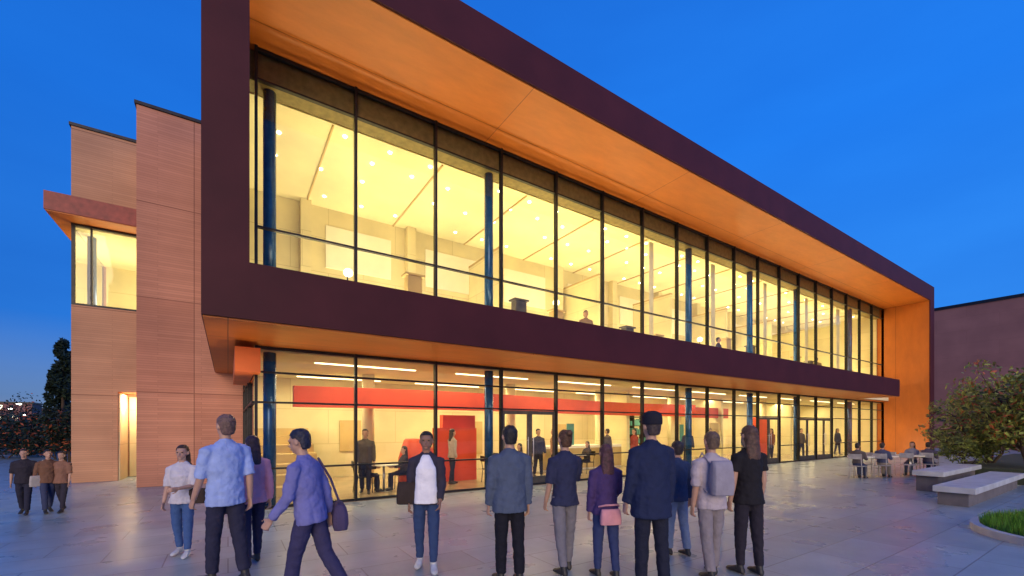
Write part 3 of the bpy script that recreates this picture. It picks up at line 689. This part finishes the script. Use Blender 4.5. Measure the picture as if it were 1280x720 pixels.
P3=person(77,640,564,heading=pi-.3,fem=True,topc=(.28,.14,.09),legc=(.04,.035,.05),hair='long',legs=((.2,.05),(-.2,.2)),sleeve='elbow',fine=False,label='woman in tan top walking beside companion')
for k,(xx,yy,hd_,tc_) in enumerate([(3.3,12.7,2.8,(.12,.10,.09)),(6.3,13.2,-1.5,(.4,.35,.3)),(9.9,13.2,3.0,(.06,.06,.1)),(11.2,13.9,1.0,(.35,.2,.12)),(14.2,13.8,.2,(.1,.08,.08)),(15.4,13.3,1.4,(.3,.06,.05)),(18.8,12.9,2.6,(.05,.05,.07)),(21.5,13.4,2.0,(.3,.3,.35)),(24.3,13.1,3.3,(.06,.06,.09)),(26.9,12.9,1.3,(.2,.08,.06)),(30.5,12.8,2.9,(.1,.09,.09)),(36,12.8,2.9,(.05,.06,.09))]):
    person(loc=(xx,yy,.02),Ht=1.85,heading=hd_,topc=tc_,legc=(.03,.03,.05),fem=bool(k%2),hair='long' if k%2 else 'short',fine=False,label='visitor standing inside the lit lobby',vx=.018)
for k,(xx,yy) in enumerate([(11.6,12.4),(20.6,12.4),(31.9,12.5)]):
    person(loc=(xx,yy,4.51),Ht=1.95,heading=pi-.4+k,topc=(.07,.05,.05) if k%2 else (.3,.2,.12),legc=(.03,.03,.05),fine=False,label='visitor standing at the upper floor windows',vx=.018)

def table(x,y,lab='round cafe table on slim steel stem',gr='cafe tables outside the hall'):
    e=empty('cafe_table',(x,y,.006),lab,'table',gr)
    v,f=limb([(x,y,.79),(x,y,.82)],[.42,.42],28,round_=False); mk('table_top',v,f,M_white,e)
    v,f=limb([(x,y,.03),(x,y,.79)],[.035,.035],12,round_=False); mk('stem',v,f,M_steel,e,True)
    v,f=loft([hz(.006,.26,.26,y,x),hz(.02,.25,.25,y,x),hz(.035,.05,.05,y,x)],20); mk('base',v,f,M_steel,e)
def chair(x,y,a,gr='cafe chairs outside the hall',m=None):
    m=m or M_light_steel
    e=empty('cafe_chair',(x,y,.006),'slim metal cafe chair at a round table','chair',gr)
    R=Matrix.Translation((x,y,.006))@Matrix.Rotation(a,4,'Z')
    def t(v): return [R@Vector(q) for q in v]
    mk('seat',t(box(-.22,.22,-.2,.24,.46,.49)),BF,m,e,bevel=.01)
    V=box(-.21,.21,-.27,-.25,.74,.93); mk('backrest',t(V),BF,m,e,bevel=.008)
    for sx in (-1,1):
        for sy in (-1,1):
            topz=.45 if sy>0 else .93
            v,f=limb([(sx*.19,sy*.21+.02*sy,0),(sx*.18,sy*.20+.02,.45),(sx*.18,(.2 if sy>0 else -.255),topz)],[.012]*3,8); mk('leg',t(v),f,m,e,True)
def seated(x,y,a,tc_,lab,fem=False,lc=(.03,.03,.05)):
    person(loc=(x,y,.006),Ht=1.7,heading=a,topc=tc_,legc=lc,fem=fem,hair='long' if fem else 'short',legs=((1.5,1.5),(1.45,1.45)),arms=((.5,.12,1.0,.2),(.45,.12,1.1,.2)),seat=True,fine=False,hem=.88,label=lab,group=None)
for k,(px,fy) in enumerate([(1076,597),(1106,596),(1138,595),(1162,594)]):
    tx,ty=GP(px,fy); table(tx,ty)
    for j,sx in enumerate((-1,1)):
        xx=tx+sx*.62; yy=ty+.1*sx
        a=-pi/2 if sx<0 else pi/2
        chair(xx,yy,a)
        if (k,j) in ((0,0),(1,0),(2,1),(3,0)): seated(xx,yy,a,[(.12,.10,.10),(.5,.46,.42),(.08,.09,.16),(.2,.05,.05),(.4,.38,.38),(.3,.3,.33),(.12,.1,.14)][k*2+j],'cafe guest seated at a round table',bool(j),[(.05,.06,.12),(.3,.25,.2),(.1,.1,.12)][(k+j)%3])
for k,(tx,ty) in enumerate([(3.9,12.9),(8.2,12.9),(9.5,14.3),(11.9,13.3)]):
    table(tx,ty,'round cafe table inside the lobby','cafe tables inside the lobby')
    for sx in (-1,1):
        a=-pi/2 if sx<0 else pi/2
        chair(tx+sx*.62,ty,a,'cafe chairs inside the lobby',M_metal)
        if (k+sx)%2==0 or k<=1: seated(tx+sx*.62,ty,a,(.06,.05,.06),'guest seated at lobby table',sx>0)
